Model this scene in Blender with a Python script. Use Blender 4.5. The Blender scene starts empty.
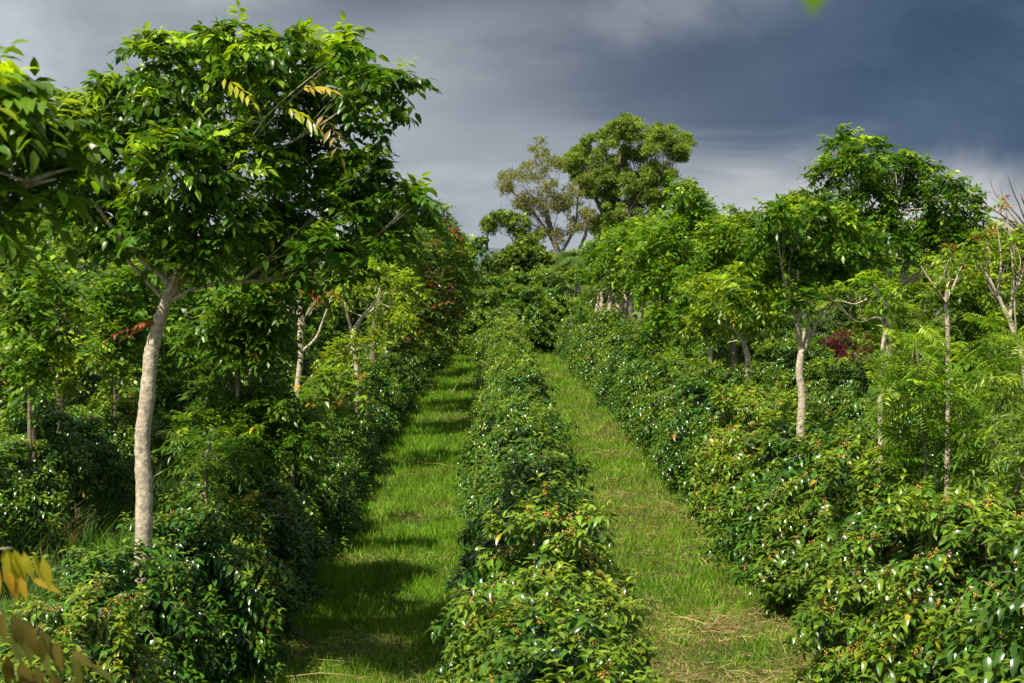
import bpy, math
import numpy as np

R0 = np.random.RandomState(7)
SC = bpy.context.scene
COL = SC.collection
F = 1422.0; VX = 491.0; VY = 265.0; CZ = 4.0     # lens in pixels, vanishing point of the rows, eye height


def P(px, py, d):
    """world point seen at a pixel of the photograph, d metres ahead"""
    return np.array([(px - VX) / F * d, d, CZ + (VY - py) / F * d])


# ------------------------------------------------------------------ materials
def nt(name):
    m = bpy.data.materials.new(name); m.use_nodes = True
    t = m.node_tree; t.nodes.clear()
    return m, t


def leaf_mat(name, rough=0.38, trans=0.35, spec=0.5, tcol=(1.25, 1.35, 0.45), nscale=9.0):
    m, t = nt(name); N = t.nodes; L = t.links
    out = N.new('ShaderNodeOutputMaterial'); mix = N.new('ShaderNodeMixShader')
    pr = N.new('ShaderNodeBsdfPrincipled'); tr = N.new('ShaderNodeBsdfTranslucent')
    at = N.new('ShaderNodeAttribute'); at.attribute_name = 'leafcol'
    tc = N.new('ShaderNodeTexCoord'); nz = N.new('ShaderNodeTexNoise'); nz.inputs['Scale'].default_value = nscale
    nz.inputs['Detail'].default_value = 3
    L.new(tc.outputs['Object'], nz.inputs['Vector'])
    mr = N.new('ShaderNodeMapRange'); mr.inputs[1].default_value = 0.3; mr.inputs[2].default_value = 0.7
    mr.inputs[3].default_value = 0.72; mr.inputs[4].default_value = 1.3
    L.new(nz.outputs['Fac'], mr.inputs[0])
    oi = N.new('ShaderNodeObjectInfo'); hs = N.new('ShaderNodeHueSaturation')
    mh = N.new('ShaderNodeMapRange'); mh.inputs[3].default_value = 0.478; mh.inputs[4].default_value = 0.502
    L.new(oi.outputs['Random'], mh.inputs[0]); L.new(mh.outputs[0], hs.inputs['Hue'])
    mv = N.new('ShaderNodeMapRange'); mv.inputs[3].default_value = 1.18; mv.inputs[4].default_value = 0.84; L.new(oi.outputs['Random'], mv.inputs[0])
    mm = N.new('ShaderNodeMath'); mm.operation = 'MULTIPLY'; L.new(mr.outputs[0], mm.inputs[0]); L.new(mv.outputs[0], mm.inputs[1])
    L.new(mm.outputs[0], hs.inputs['Value']); L.new(at.outputs['Color'], hs.inputs['Color'])
    L.new(hs.outputs[0], pr.inputs['Base Color'])
    pr.inputs['Roughness'].default_value = rough; pr.inputs['Specular IOR Level'].default_value = spec
    vm = N.new('ShaderNodeVectorMath'); vm.operation = 'MULTIPLY'; vm.inputs[1].default_value = tcol
    L.new(hs.outputs[0], vm.inputs[0]); L.new(vm.outputs[0], tr.inputs['Color'])
    mix.inputs[0].default_value = trans
    L.new(pr.outputs[0], mix.inputs[1]); L.new(tr.outputs[0], mix.inputs[2]); L.new(mix.outputs[0], out.inputs['Surface'])
    return m


def bark_mat(name, a, b, scale=14.0):
    m, t = nt(name); N = t.nodes; L = t.links
    out = N.new('ShaderNodeOutputMaterial'); pr = N.new('ShaderNodeBsdfPrincipled'); pr.inputs['Roughness'].default_value = 0.85
    tc = N.new('ShaderNodeTexCoord'); mp = N.new('ShaderNodeMapping'); mp.inputs['Scale'].default_value = (1, 1, 0.9)
    nz = N.new('ShaderNodeTexNoise'); nz.inputs['Scale'].default_value = scale; nz.inputs['Detail'].default_value = 8
    nz.inputs['Roughness'].default_value = 0.65
    wv = N.new('ShaderNodeTexWave'); wv.bands_direction = 'Z'; wv.inputs['Scale'].default_value = 5; wv.inputs['Distortion'].default_value = 14
    wv.inputs['Detail'].default_value = 4
    L.new(tc.outputs['Object'], mp.inputs['Vector']); L.new(mp.outputs[0], nz.inputs['Vector']); L.new(mp.outputs[0], wv.inputs['Vector'])
    ad = N.new('ShaderNodeMath'); ad.operation = 'MULTIPLY_ADD'; ad.inputs[1].default_value = 0.05
    L.new(wv.outputs['Fac'], ad.inputs[0]); L.new(nz.outputs['Fac'], ad.inputs[2])
    cr = N.new('ShaderNodeValToRGB'); cr.color_ramp.elements[0].color = (*b, 1); cr.color_ramp.elements[1].color = (*a, 1)
    cr.color_ramp.elements[0].position = 0.33; cr.color_ramp.elements[1].position = 0.66
    L.new(ad.outputs[0], cr.inputs[0]); L.new(cr.outputs[0], pr.inputs['Base Color'])
    bp = N.new('ShaderNodeBump'); bp.inputs['Strength'].default_value = 0.6; bp.inputs['Distance'].default_value = 0.02
    L.new(ad.outputs[0], bp.inputs['Height']); L.new(bp.outputs[0], pr.inputs['Normal']); L.new(pr.outputs[0], out.inputs['Surface'])
    return m


M_COFFEE = leaf_mat('coffee_leaf', 0.27, 0.25, 0.50, (1.8, 1.6, .25))
M_TREE = leaf_mat('shade_leaf', 0.32, 0.42, 0.32, (1.8, 1.7, .25))
M_FAR = leaf_mat('far_leaf', 0.6, 0.38, 0.3, (1.4, 1.5, .5), nscale=0.6)
M_GRASS = leaf_mat('grass_blade', 0.55, 0.40, 0.3, nscale=1.3)
M_BERRY = leaf_mat('berry_skin', 0.3, 0.0, 0.5)
M_BARK = bark_mat('pale_bark', (0.58, 0.49, 0.35), (0.20, 0.155, 0.105), 24.0)
M_BARK2 = bark_mat('brown_bark', (0.26, 0.20, 0.13), (0.08, 0.06, 0.04))
M_BARKF = bark_mat('grey_gum_bark', (0.22, 0.19, 0.15), (0.07, 0.06, 0.05), 3)

# ------------------------------------------------------------------ mesh helpers


def mkmesh(name, V, T, C=None, mat=None, smooth=True):
    V = np.asarray(V, np.float32); T = np.asarray(T, np.int32)
    me = bpy.data.meshes.new(name)
    me.vertices.add(len(V)); me.vertices.foreach_set('co', V.ravel())
    me.loops.add(T.size); me.loops.foreach_set('vertex_index', T.ravel())
    me.polygons.add(len(T)); me.polygons.foreach_set('loop_start', np.arange(0, T.size, T.shape[1], dtype=np.int32))
    if smooth: me.polygons.foreach_set('use_smooth', np.ones(len(T), bool))
    me.update(calc_edges=True)
    if C is not None:
        a = me.color_attributes.new('leafcol', 'FLOAT_COLOR', 'POINT')
        cc = np.ones((len(V), 4), np.float32); cc[:, :3] = C
        a.data.foreach_set('color', cc.ravel())
    if mat: me.materials.append(mat)
    return me


def mkobj(name, me, parent=None, loc=None):
    o = bpy.data.objects.new(name, me); COL.objects.link(o)
    if parent is not None: o.parent = parent
    if loc is not None: o.location = loc
    return o


def empty(name, loc, label, cat, group=None):
    o = bpy.data.objects.new(name, None); COL.objects.link(o); o.location = [float(v) for v in loc]
    o.empty_display_size = 0.2
    o['label'] = label; o['category'] = cat
    if group: o['group'] = group
    return o


def nrm(a):
    return a / np.maximum(np.linalg.norm(a, axis=-1, keepdims=True), 1e-9)


def scatter(tv, tf, pos, d, up, sc, col, wsc=None):
    """instances of a leaf template (length along y, face up z) -> V, T, C"""
    n = len(pos); d = nrm(d); x = nrm(np.cross(d, up)); z = np.cross(x, d)
    w = sc if wsc is None else wsc
    V = pos[:, None] + x[:, None] * (tv[None, :, 0:1] * np.asarray(w)[:, None, None]) + d[:, None] * (tv[None, :, 1:2] * sc[:, None, None]) \
        + z[:, None] * (tv[None, :, 2:3] * sc[:, None, None])
    T = tf[None] + (np.arange(n) * len(tv))[:, None, None]
    C = np.repeat(col[:, None], len(tv), 1)
    return V.reshape(-1, 3), T.reshape(-1, 3), C.reshape(-1, 3)


def join(parts):
    V = []; T = []; C = []; k = 0
    for v, t, c in parts:
        V.append(v); T.append(t + k); C.append(c); k += len(v)
    return np.concatenate(V), np.concatenate(T), np.concatenate(C)


def tpl_full(w=0.36, fold=0.07, droop=0.2):
    ys = [0, .33, .7, 1.0]
    v = [[0, y, -droop * y * y] for y in ys]
    for y, ww in ((.30, .5), (.66, .40)):
        v.append([-w * ww, y, fold - droop * y * y]); v.append([w * ww, y, fold * .8 - droop * y * y])
    f = [[0, 1, 4], [0, 5, 1], [1, 6, 4], [1, 2, 6], [1, 5, 7], [1, 7, 2], [2, 3, 6], [2, 7, 3]]
    return np.array(v, float), np.array(f)


def tpl_mid(w=0.36, fold=0.05, droop=0.15):
    v = [[0, 0, 0], [-w / 2, .45, fold - droop * .2], [w / 2, .45, fold - droop * .2], [0, .5, -droop * .25], [0, 1, -droop]]
    f = [[0, 3, 1], [0, 2, 3], [1, 3, 4], [3, 2, 4]]
    return np.array(v, float), np.array(f)


def tpl_low(w=0.4):
    v = [[0, 0, 0], [-w / 2, .5, .05], [w / 2, .5, .05], [0, 1, -.08]]
    return np.array(v, float), np.array([[0, 2, 1], [1, 2, 3]])


def tube(path, rad, seg=8, closed=True):
    path = np.asarray(path, float); rad = np.asarray(rad, float); n = len(path)
    t = nrm(np.gradient(path, axis=0))
    ref = np.array([0.0, 1, 0]) if abs(t[0][1]) < .8 else np.array([1.0, 0, 0])
    x = nrm(np.cross(t, ref)); y = np.cross(t, x)
    a = np.arange(seg) / seg * 2 * np.pi
    V = path[:, None] + (x[:, None] * np.cos(a)[None, :, None] + y[:, None] * np.sin(a)[None, :, None]) * rad[:, None, None]
    V = V.reshape(-1, 3); T = []
    for i in range(n - 1):
        for k in range(seg):
            a0 = i * seg + k; a1 = i * seg + (k + 1) % seg
            T += [[a0, a1, a1 + seg], [a0, a1 + seg, a0 + seg]]
    if closed:
        V = np.vstack([V, path[-1:] + t[-1:] * rad[-1]]); e = len(V) - 1
        for k in range(seg): T.append([(n - 1) * seg + k, (n - 1) * seg + (k + 1) % seg, e])
    T = np.array(T)
    return V, T, np.zeros((len(V), 3))


def smooth_path(pts, rad, m=6, wob=0.0, rs=R0, rvar=.06):
    pts = np.asarray(pts, float); rad = np.asarray(rad, float); n = len(pts)
    out = []; ro = []
    for i in range(n - 1):
        p0 = pts[max(i - 1, 0)]; p1 = pts[i]; p2 = pts[i + 1]; p3 = pts[min(i + 2, n - 1)]
        for k in range(m):
            t = k / m
            out.append(.5 * ((2 * p1) + (-p0 + p2) * t + (2 * p0 - 5 * p1 + 4 * p2 - p3) * t * t + (-p0 + 3 * p1 - 3 * p2 + p3) * t ** 3))
            ro.append(rad[i] * (1 - t) + rad[i + 1] * t)
    out.append(pts[-1]); ro.append(rad[-1])
    out = np.array(out); ro = np.array(ro)
    if wob:
        out[1:] += rs.normal(0, 1, out[1:].shape) * ro[1:, None] * wob
        ro *= 1 + rs.normal(0, rvar, len(ro))
    return out, ro


# ------------------------------------------------------------------ foliage
def leafcols(n, base, rs, young=0.1, ycol=(0.16, 0.26, 0.03), var=0.22, extra=None, pe=0.0, age_sun=None):
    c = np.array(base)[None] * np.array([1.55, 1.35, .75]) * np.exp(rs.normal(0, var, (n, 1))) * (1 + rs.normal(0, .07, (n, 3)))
    y = rs.rand(n) < young * (1 if age_sun is None else age_sun)  # young share also carries painted sunlight, through the weight passed in
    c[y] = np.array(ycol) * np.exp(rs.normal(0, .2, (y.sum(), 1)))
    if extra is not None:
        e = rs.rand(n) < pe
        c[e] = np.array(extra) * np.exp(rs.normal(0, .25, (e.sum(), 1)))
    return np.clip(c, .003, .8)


def pinnate(org, d, up, Ls, K, ll, cols, rs, tpl, lw=1.0, droop=.35, spread=.9, jit=.12, fwd=.5, hang=.25):
    """compound leaves: K pairs of leaflets plus an end leaflet"""
    n = len(org); d = nrm(d); side = nrm(np.cross(d, up)); pos = []; dd = []; uu = []; ss = []; cc = []
    for k in range(K + 1):
        s = .18 + .82 * k / K
        p = org + d * (Ls * s)[:, None]; p[:, 2] -= droop * Ls * s * s
        tan = d.copy(); tan[:, 2] -= 2 * droop * s; tan = nrm(tan)
        if k == K:
            pos.append(p); dd.append(tan + rs.normal(0, jit, (n, 3))); uu.append(up + rs.normal(0, .2, (n, 3))); ss.append(ll * 1.05 * (1 + rs.normal(0, .1, n))); cc.append(cols)
        else:
            sz = .75 + .35 * math.sin(math.pi * (s * .8 + .1))
            for sg in (-1, 1):
                q = tan * fwd + side * sg * spread + rs.normal(0, jit, (n, 3)); q[:, 2] -= hang
                pos.append(p); dd.append(q); uu.append(up + side * sg * .25 + rs.normal(0, .25, (n, 3)))
                ss.append(ll * sz * (1 + rs.normal(0, .1, n))); cc.append(cols * (1 + rs.normal(0, .06, (n, 1))))
    pos = np.concatenate(pos); dd = np.concatenate(dd); uu = np.concatenate(uu); ss = np.concatenate(ss); cc = np.clip(np.concatenate(cc), .002, .9)
    keep = rs.rand(len(pos)) > .05
    return scatter(tpl[0], tpl[1], pos[keep], dd[keep], uu[keep], ss[keep], cc[keep], ss[keep] * lw)


def blob_sites(blobs, dens, rs, inner=.45, squash=1.0):
    """leaf sites on and inside a set of overlapping clumps; blobs = (centre, radius)"""
    O = []; D = []; TOP = []
    for c, r in blobs:
        n = max(6, int(dens * r * r))
        v = nrm(rs.normal(0, 1, (n, 3))); v[:, 2] = np.where(v[:, 2] < -.5, -v[:, 2], v[:, 2])
        rr = r * (inner + (1 - inner) * rs.rand(n) ** .6)
        rr *= 1 + .22 * np.sin(v[:, 0] * 5 + c[0] * 7) * np.cos(v[:, 1] * 6 + c[2] * 5)
        p = v * rr[:, None]; p[:, 2] *= squash
        O.append(np.asarray(c)[None] + p); D.append(v); TOP.append(rr / r)
    return np.concatenate(O), np.concatenate(D), np.concatenate(TOP)


def limbs_to(fork, blobs, r0, rs, frac=.8, sag=.15, seg=6, tw=3):
    """main limbs from the fork to groups of clumps, each dividing into wavering branches"""
    parts = []
    if not blobs: return parts
    Cn = np.array([c for c, r in blobs]); Rn = np.array([r for c, r in blobs]); n = len(Cn)
    m = int(np.clip(round(n / 5), 1, 6))
    K = Cn[rs.choice(n, m, replace=False)]
    for _ in range(6):
        lab = np.argmin(((Cn[:, None] - K[None]) ** 2).sum(-1), 1)
        K = np.array([Cn[lab == k].mean(0) if (lab == k).any() else K[k] for k in range(m)])
    size = np.linalg.norm(Cn - fork, axis=1).mean() + .1
    for k in range(m):
        ids = np.where(lab == k)[0]
        if len(ids) == 0: continue
        e = K[k] + np.array([0, 0, -.1 * size]); v = e - fork
        a = r0 * (.45 + .4 * math.sqrt(len(ids) / n))
        p1 = fork + v * .3 + np.array([-v[0] * .04, -v[1] * .04, .05 * size]) + rs.normal(0, .035 * size, 3)
        p2 = fork + v * .68 + rs.normal(0, .07 * size, 3)
        pa, ra = smooth_path([fork - np.array([0, 0, r0 * .6]), p1, p2, e, e + v * .18 + rs.normal(0, .05 * size, 3)], [a, a * .8, a * .55, a * .3, a * .08], 5, .12, rs)
        parts.append(tube(pa, ra, seg))
        for i in ids:
            t = rs.uniform(.35, .85); q = pa[int(t * (len(pa) - 1))]; aq = ra[int(t * (len(pa) - 1))] * .6
            c = Cn[i]; md = (q + c) / 2 + rs.normal(0, .12, 3) * np.linalg.norm(c - q)
            end = c + nrm(c - q + rs.normal(0, .2, 3)) * Rn[i] * .5
            pb, rb_ = smooth_path([q, md, c, end], [aq, aq * .7, aq * .4, aq * .15], 4, .15, rs); parts.append(tube(pb, rb_, 5))
            for _ in range(tw):
                e2 = c + nrm(rs.normal(0, 1, 3) + np.array([0, 0, .4])) * Rn[i] * .85
                pc, rc = smooth_path([md, (md + e2) / 2 + rs.normal(0, .08, 3) * Rn[i], e2], [aq * .4, aq * .25, aq * .1], 3, .1, rs); parts.append(tube(pc, rc, 4))
    return parts


G_DARK = (0.030, 0.085, 0.012)
G_MID = (0.048, 0.125, 0.014)
G_LITE = (0.085, 0.185, 0.020)
YNG_SUNLIT = (0.23, 0.36, 0.025)  # bright leaf colour: new growth, and sunlight painted on crown tops


def make_tree(name, label, d, trunk_px, rad, fork_px, blobs_px, base=G_MID, ll=.11, L=.34, K=5, dens=420, young=.10, extra=None, pe=0, group='shade trees among the coffee',
              cat='tree', bark=None, limb=.8, seed=1, tpl=None, mat=None, depth=.7, lw=1.0, droop=.35, tw=3, inner=.45, fwd=.5, spread=.9, extra_parts=None, squash=1.0, branch_px=()):
    """trunk_px: pixels from the base up (first one is dropped to the ground); blobs_px: (px, py, rpx[, depth offset m])"""
    rs = np.random.RandomState(seed)
    b = P(trunk_px[0][0], 0, d); base_pt = np.array([b[0], b[1], 0.0])
    root = empty(name, base_pt, label, cat, group)
    pts = [np.array([b[0], d, -.06])] + [P(x, y, d) for x, y in trunk_px[1:]]
    rr = np.interp(np.linspace(0, 1, len(pts)), [0, .15, 1], [rad * 1.25, rad, rad * .72])
    pa, ra = smooth_path(pts, rr, 10, .03, rs, .02)
    ra = ra * (1 + .02 * np.sin(pa[:, 2] * 5 + seed) + .012 * np.sin(pa[:, 2] * 17 + seed * 2))
    parts = [tube(pa, ra, 14)]
    fork = P(fork_px[0], fork_px[1], d)
    blobs = []
    for q in blobs_px:
        off = q[3] if len(q) > 3 else rs.uniform(-depth, depth)
        r = q[2] / F * d
        dd = d + off
        blobs.append((P(q[0], q[1], dd), r))
    big = [b_ for b_ in blobs if b_[1] * F / d >= 15.5] if max(b_[1] for b_ in blobs) * F / d > 25 else blobs
    parts += limbs_to(fork, big, rad * limb, rs, tw=tw)
    for bp in branch_px:
        q = [P(x, y, d + o) for x, y, o in bp[0]]
        pa, ra = smooth_path(q, bp[1], 5, .15, rs)
        parts.append(tube(pa, ra, 7))
    V, T, C = join(parts)
    mkobj('trunk', mkmesh('trunk', V - base_pt, T, None, bark or M_BARK), root)
    if dens > 0:
        O, D, top = blob_sites(blobs, dens * 1.25, rs, inner, squash)
        n = len(O)
        cols = leafcols(n, base, rs, young, YNG_SUNLIT, .25, extra, pe, np.clip((.25 + 1.3 * np.maximum(D[:, 2], 0) * top) * (.4 + 1.5 * (O[:, 2] - O[:, 2].min()) / (np.ptp(O[:, 2]) + .01)), 0, 3))  # upward and higher leaves get more bright colour: new flush plus painted sunlit tops
        dirs = nrm(D * .8 + rs.normal(0, .5, (n, 3)) + np.array([0, 0, .05]))
        dirs[:, 2] = np.clip(dirs[:, 2], -.7, .75)
        up = np.tile([0, 0, 1.0], (n, 1)) + rs.normal(0, .25, (n, 3))
        Ls = L * np.exp(rs.normal(0, .18, n))
        O = O - dirs * (Ls * .5)[:, None]
        if K:
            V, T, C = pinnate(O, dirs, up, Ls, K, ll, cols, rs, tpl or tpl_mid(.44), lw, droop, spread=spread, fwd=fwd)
        else:
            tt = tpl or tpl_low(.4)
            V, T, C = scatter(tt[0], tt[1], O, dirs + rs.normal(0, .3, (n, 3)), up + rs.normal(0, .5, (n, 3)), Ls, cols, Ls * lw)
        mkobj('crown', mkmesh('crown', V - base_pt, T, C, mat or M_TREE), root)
    if extra_parts: extra_parts(root, base_pt, rs, d)
    return root


def rand_blobs(x0, x1, y0, y1, n, r, rs, umbrella=.5):
    out = []
    cx = (x0 + x1) / 2; cy = (y0 + y1) / 2; hx = (x1 - x0) / 2 - r * .8; hy = (y1 - y0) / 2 - r * .8
    for k in range(n):
        a = rs.uniform(0, 2 * np.pi); q = math.sqrt(rs.uniform(.05, 1))
        x = cx + math.cos(a) * q * hx; y = cy + math.sin(a) * q * hy
        out.append((x, y, r * rs.uniform(.75, 1.2)))
    return out


# ------------------------------------------------------------------ coffee bushes
TF = tpl_full(.46, .08, .55)


def bush_meshes(seed, H=1.7, R=.85, nlat=250, base=(0.030, 0.088, 0.012), young=.10, yellow=0.0, berry=0, tpl=TF, lsz=.104, node=.060):
    rs = np.random.RandomState(seed)
    stems = []; SV = []
    for k in range(4):
        a = k * 1.7 + rs.uniform(-.4, .4); b0 = np.array([math.cos(a) * .07, math.sin(a) * .07, -.05])
        tp = np.array([math.cos(a) * rs.uniform(.1, .35) * R, math.sin(a) * rs.uniform(.1, .35) * R, H * rs.uniform(.82, 1.0)])
        mid = (b0 + tp) / 2 + np.array([math.cos(a), math.sin(a), 0]) * .10
        stems.append((b0, mid, tp))
        pa, ra = smooth_path([b0, mid, tp], [.022, .016, .006], 4, .2, rs); SV.append(tube(pa, ra, 6))
    ph = rs.uniform(0, 6.28, 4)
    pos = []; dd = []; uu = []; ss = []; cc = []; bp = []
    for i in range(nlat):
        h = .10 + .90 * ((i + rs.rand()) / nlat) ** .85
        az = i * 2.39996 + rs.normal(0, .3)
        st = stems[i % 4]; t = h
        o = (1 - t) ** 2 * st[0] + 2 * t * (1 - t) * st[1] + t * t * st[2]
        prof = np.interp(h, [0, .15, .45, .78, .93, 1.0], [.78, .95, 1.0, .84, .56, .30])
        bump = 1 + .10 * math.sin(2 * az + ph[0]) + .13 * math.sin(4 * az + h * 6 + ph[1]) + .12 * math.sin(11 * h + 2 * az + ph[2])
        L = R * prof * bump * rs.uniform(.86, 1.10)
        out = np.array([math.cos(az), math.sin(az), 0]); L = max(.15, L - .35 * np.dot(o, out))
        rise = rs.uniform(.15, .45) + (.7 if h > .9 else 0)
        nn = max(4, int(L * .85 / node))
        sv = np.linspace(.16, 1, nn)
        cpath = o[None] + out[None] * (sv * L)[:, None]; cpath[:, 2] += rise * L * sv - (.55 + .15 * rs.rand()) * L * sv ** 2
        cpath[:, 2] = np.maximum(cpath[:, 2], .08)
        tan = nrm(np.gradient(cpath, axis=0))
        if i % 3 == 0:
            pa = np.vstack([o[None], cpath[::3], cpath[-1:]]); SV.append(tube(pa, np.linspace(.006, .002, len(pa)), 4))
        side = nrm(np.cross(tan, [0, 0, 1.0]))
        shoot_young_lit = rs.rand() < young * 3.2 * (.2 + h)  # bright tips increase with height: new shoots, plus sunlit bush tops put into colour
        for sg in (-1, 1):
            ang = rs.uniform(.25, .6, nn)
            q = tan * np.sin(ang)[:, None] + side * sg * np.cos(ang)[:, None] + rs.normal(0, .16, (nn, 3))
            q[:, 2] -= rs.uniform(-.35, .55, nn)
            sz = lsz * rs.uniform(.8, 1.2, nn) * np.where(sv > .93, .72, 1.0)
            pos.append(cpath); dd.append(q); uu.append(np.tile([0, 0, 1.0], (nn, 1)) + out * .25 + rs.normal(0, .38, (nn, 3)) - q * 0); ss.append(sz)
            c = np.array(base)[None] * np.array([1.12, 1.24, .85]) * np.exp(rs.normal(0, .36, (nn, 1))) * np.array([1 + rs.normal(0, .06), 1, 1 + rs.normal(0, .08)])
            yc = np.array([.24, .34, .022]); yy = np.clip((sv - .60) / .40, 0, 1)[:, None] * (.5 if shoot_young_lit else .10) * (.5 + .6 * h)
            c = c * (1 - yy) + yc * yy
            if yellow:
                m = rs.rand(nn) < yellow
                c[m] = np.array([.34, .30, .02]) * rs.uniform(.6, 1.1, (m.sum(), 1))
            m = rs.rand(nn) < .003
            c[m] = np.array([.30, .17, .04])
            cc.append(c)
        # rosette of arching leaves at the tip of the branch
        ne = 9; a0 = rs.uniform(0, 6.28); ax = out * .45 + rs.normal(0, .12, 3)
        for k in range(ne):
            a = a0 + k * 2.4; lift = .15 + .75 * k / ne
            q = np.array([math.cos(a), math.sin(a), lift]) + ax + rs.normal(0, .12, 3)
            pos.append(cpath[-1:] + rs.normal(0, .012, (1, 3)) + np.array([[0, 0, .012 * k]]) - out * .05 * rs.rand()); dd.append(q[None])
            uu.append((np.array([0, 0, 1.0]) + rs.normal(0, .18, 3))[None]); ss.append(np.array([lsz * rs.uniform(.85, 1.2) * (1 - .35 * k / ne)]))
            yk = (1.0 if shoot_young_lit else .5) * (k / ne) ** .9 * (.45 + .6 * h)
            c = np.array(base) * np.array([1.15, 1.28, .85]) * math.exp(rs.normal(0, .22)); cc.append((c * (1 - yk) + np.array([.22, .33, .02]) * yk)[None])
        if berry and rs.rand() < berry:
            bp.append((cpath[int(nn * .35):max(int(nn * .95), 1)], tan))
    pos = np.concatenate(pos); dd = np.concatenate(dd); uu = np.concatenate(uu); ss = np.concatenate(ss); cc = np.concatenate(cc)
    fm = mkmesh('coffee_foliage', *scatter(tpl[0], tpl[1], pos, dd, uu, ss, np.clip(cc, .003, .9)), M_COFFEE)
    V, T, C = join(SV); sm = mkmesh('coffee_stem', V, T, None, M_BARK2)
    bm = None
    if bp:
        c0 = np.concatenate([b[0] for b in bp]); c0 = c0[rs.rand(len(c0)) < .6]; n = 10
        pos = np.repeat(c0, n, 0) + rs.normal(0, .014, (len(c0) * n, 3)) + np.array([0, 0, .014])
        ov = np.array([[1, 0, 0], [-1, 0, 0], [0, 1, 0], [0, -1, 0], [0, 0, 1.], [0, 0, -1]]); of = np.array([[0, 2, 4], [2, 1, 4], [1, 3, 4], [3, 0, 4], [2, 0, 5], [1, 2, 5], [3, 1, 5], [0, 3, 5]])
        m = len(pos); pal = np.array([[.44, .25, .03], [.46, .33, .04], [.36, .17, .03], [.26, .27, .03], [.30, .08, .02]])
        col = pal[rs.choice(5, m, p=[.28, .28, .14, .22, .08])] * rs.uniform(.7, 1.1, (m, 1))
        V = pos[:, None] + ov[None] * rs.uniform(.0075, .0105, (m, 1, 1)); T = of[None] + (np.arange(m) * 6)[:, None, None]
        bm = mkmesh('coffee_berries', V.reshape(-1, 3), T.reshape(-1, 3), np.repeat(col, 6, 0), M_BERRY)
    return fm, sm, bm


PROTO = []
for k in range(9):
    yl = [0, 0, .02, 0, .05, 0, .01, .10, .03][k]
    bs = [(0.026, .082, .011), (.032, .092, .012), (.030, .084, .012), (.024, .075, .012), (.042, .105, .012), (.028, .088, .012), (.034, .096, .012), (.046, .108, .012), (.036, .095, .012)][k]
    PROTO.append(bush_meshes(100 + k, 1.7 * [1, .96, 1.03, 1.0, .95, 1.04, .98, 1, 1][k], .82, 330, bs, [.08, .12, .1, .08, .2, .1, .14, .3, .15][k], yl, [0, .15, 0, .12, .6, 0, .15, .95, .85][k]))

ORD = 'first second third fourth fifth sixth seventh eighth ninth tenth eleventh twelfth thirteenth fourteenth fifteenth sixteenth seventeenth'.split()


def bush(x, y, k, sc, label, group, rz=None, name='coffee_bush', zs=1.0):
    fm, sm, bm = PROTO[k]
    t = empty(name, (x, y, 0), label, 'coffee bush', group)
    t.rotation_euler.z = R0.uniform(0, 6.28) if rz is None else rz
    t.scale = (sc, sc, sc * zs)
    f = mkobj('foliage', fm, t); mkobj('stem', sm, t)
    if bm is not None and y < 26: mkobj('berries', bm, t)['kind'] = 'stuff'
    return t


# rows: X, first Y, last Y, height factor, words
ROWS = [
    (.45, 6.6, 62, .97, 'the middle row', 'coffee bushes of the middle row'),
    (4.12, 7.3, 64, 1.13, 'the row lining the straw-strewn path', 'coffee bushes of the row beside the straw-strewn path'),
    (-3.02, 7.6, 64, .95, 'the large pale-trunked tree\'s row', 'coffee bushes of the row with the tall pale-trunked tree'),
    (7.7, 17.5, 64, 1.06, 'the second row beyond the straw-strewn path', 'coffee bushes of the second row beyond the straw-strewn path'),
    (-6.65, 17.0, 60, .95, 'the weedy row behind the large tree', 'coffee bushes of the weedy row'),
    (11.3, 28, 62, 1.05, 'the third row beyond the straw-strewn path', 'coffee bushes of the third row beyond the straw-strewn path'),
    (-10.25, 27, 56, .95, 'the shaded row behind the weedy row', 'coffee bushes of the shaded row'),
    (14.9, 38, 60, 1.05, 'the farthest row towards the red shrubs', 'coffee bushes of the farthest row'),
    (-13.85, 38, 56, 1.1, 'the hindmost row under the far shade trees', 'coffee bushes of the hindmost row'),
]
nb = 0
for ri, (X, y0, y1, hf, words, grp) in enumerate(ROWS):
    y = y0; i = 0
    while y < y1:
        far = y > 26 or ri > 4
        if ri == 0 and i < 4: k = [8, 7, 3, 1][i]
        elif ri == 2 and i < 3: k = [8, 4, 8][i]
        else: k = int(R0.choice(9, p=[.17, .14, .13, .15, .07, .16, .10, .03, .05]))
        sc = hf * (R0.uniform(.95, 1.06) if ri == 0 else R0.uniform(.90, 1.10))
        if ri == 2 and 10.5 < y < 14: sc *= .92
        if ri == 2 and y < 10.5: sc *= .92
        if y > 46: sc *= 1 + (y - 46) * .012
        if not far:
            feat = {7: 'yellow-tipped berry-laden coffee bush', 8: 'orange-berried coffee bush', 4: 'light-tipped coffee bush'}.get(k, 'glossy dark coffee bush')
            label = feat + ', ' + ORD[min(i, 16)] + ' from the camera in ' + words
            label = ' '.join(label.split()[:16])
        else:
            label = 'small-looking coffee bush in the distant stretch of ' + words
            label = ' '.join(label.split()[:16])
        bush(X + R0.normal(0, .07), y, k, sc * (.92 if ri == 0 else 1), label, grp, zs=(1.10 if ri == 0 else 1.0) * R0.uniform(.93, 1.09))
        nb += 1; i += 1
        y += R0.uniform(1.38, 1.55) * (1 if y < 30 else 1.12) * (.92 if ri == 0 else 1)
print('bushes', nb)

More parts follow.
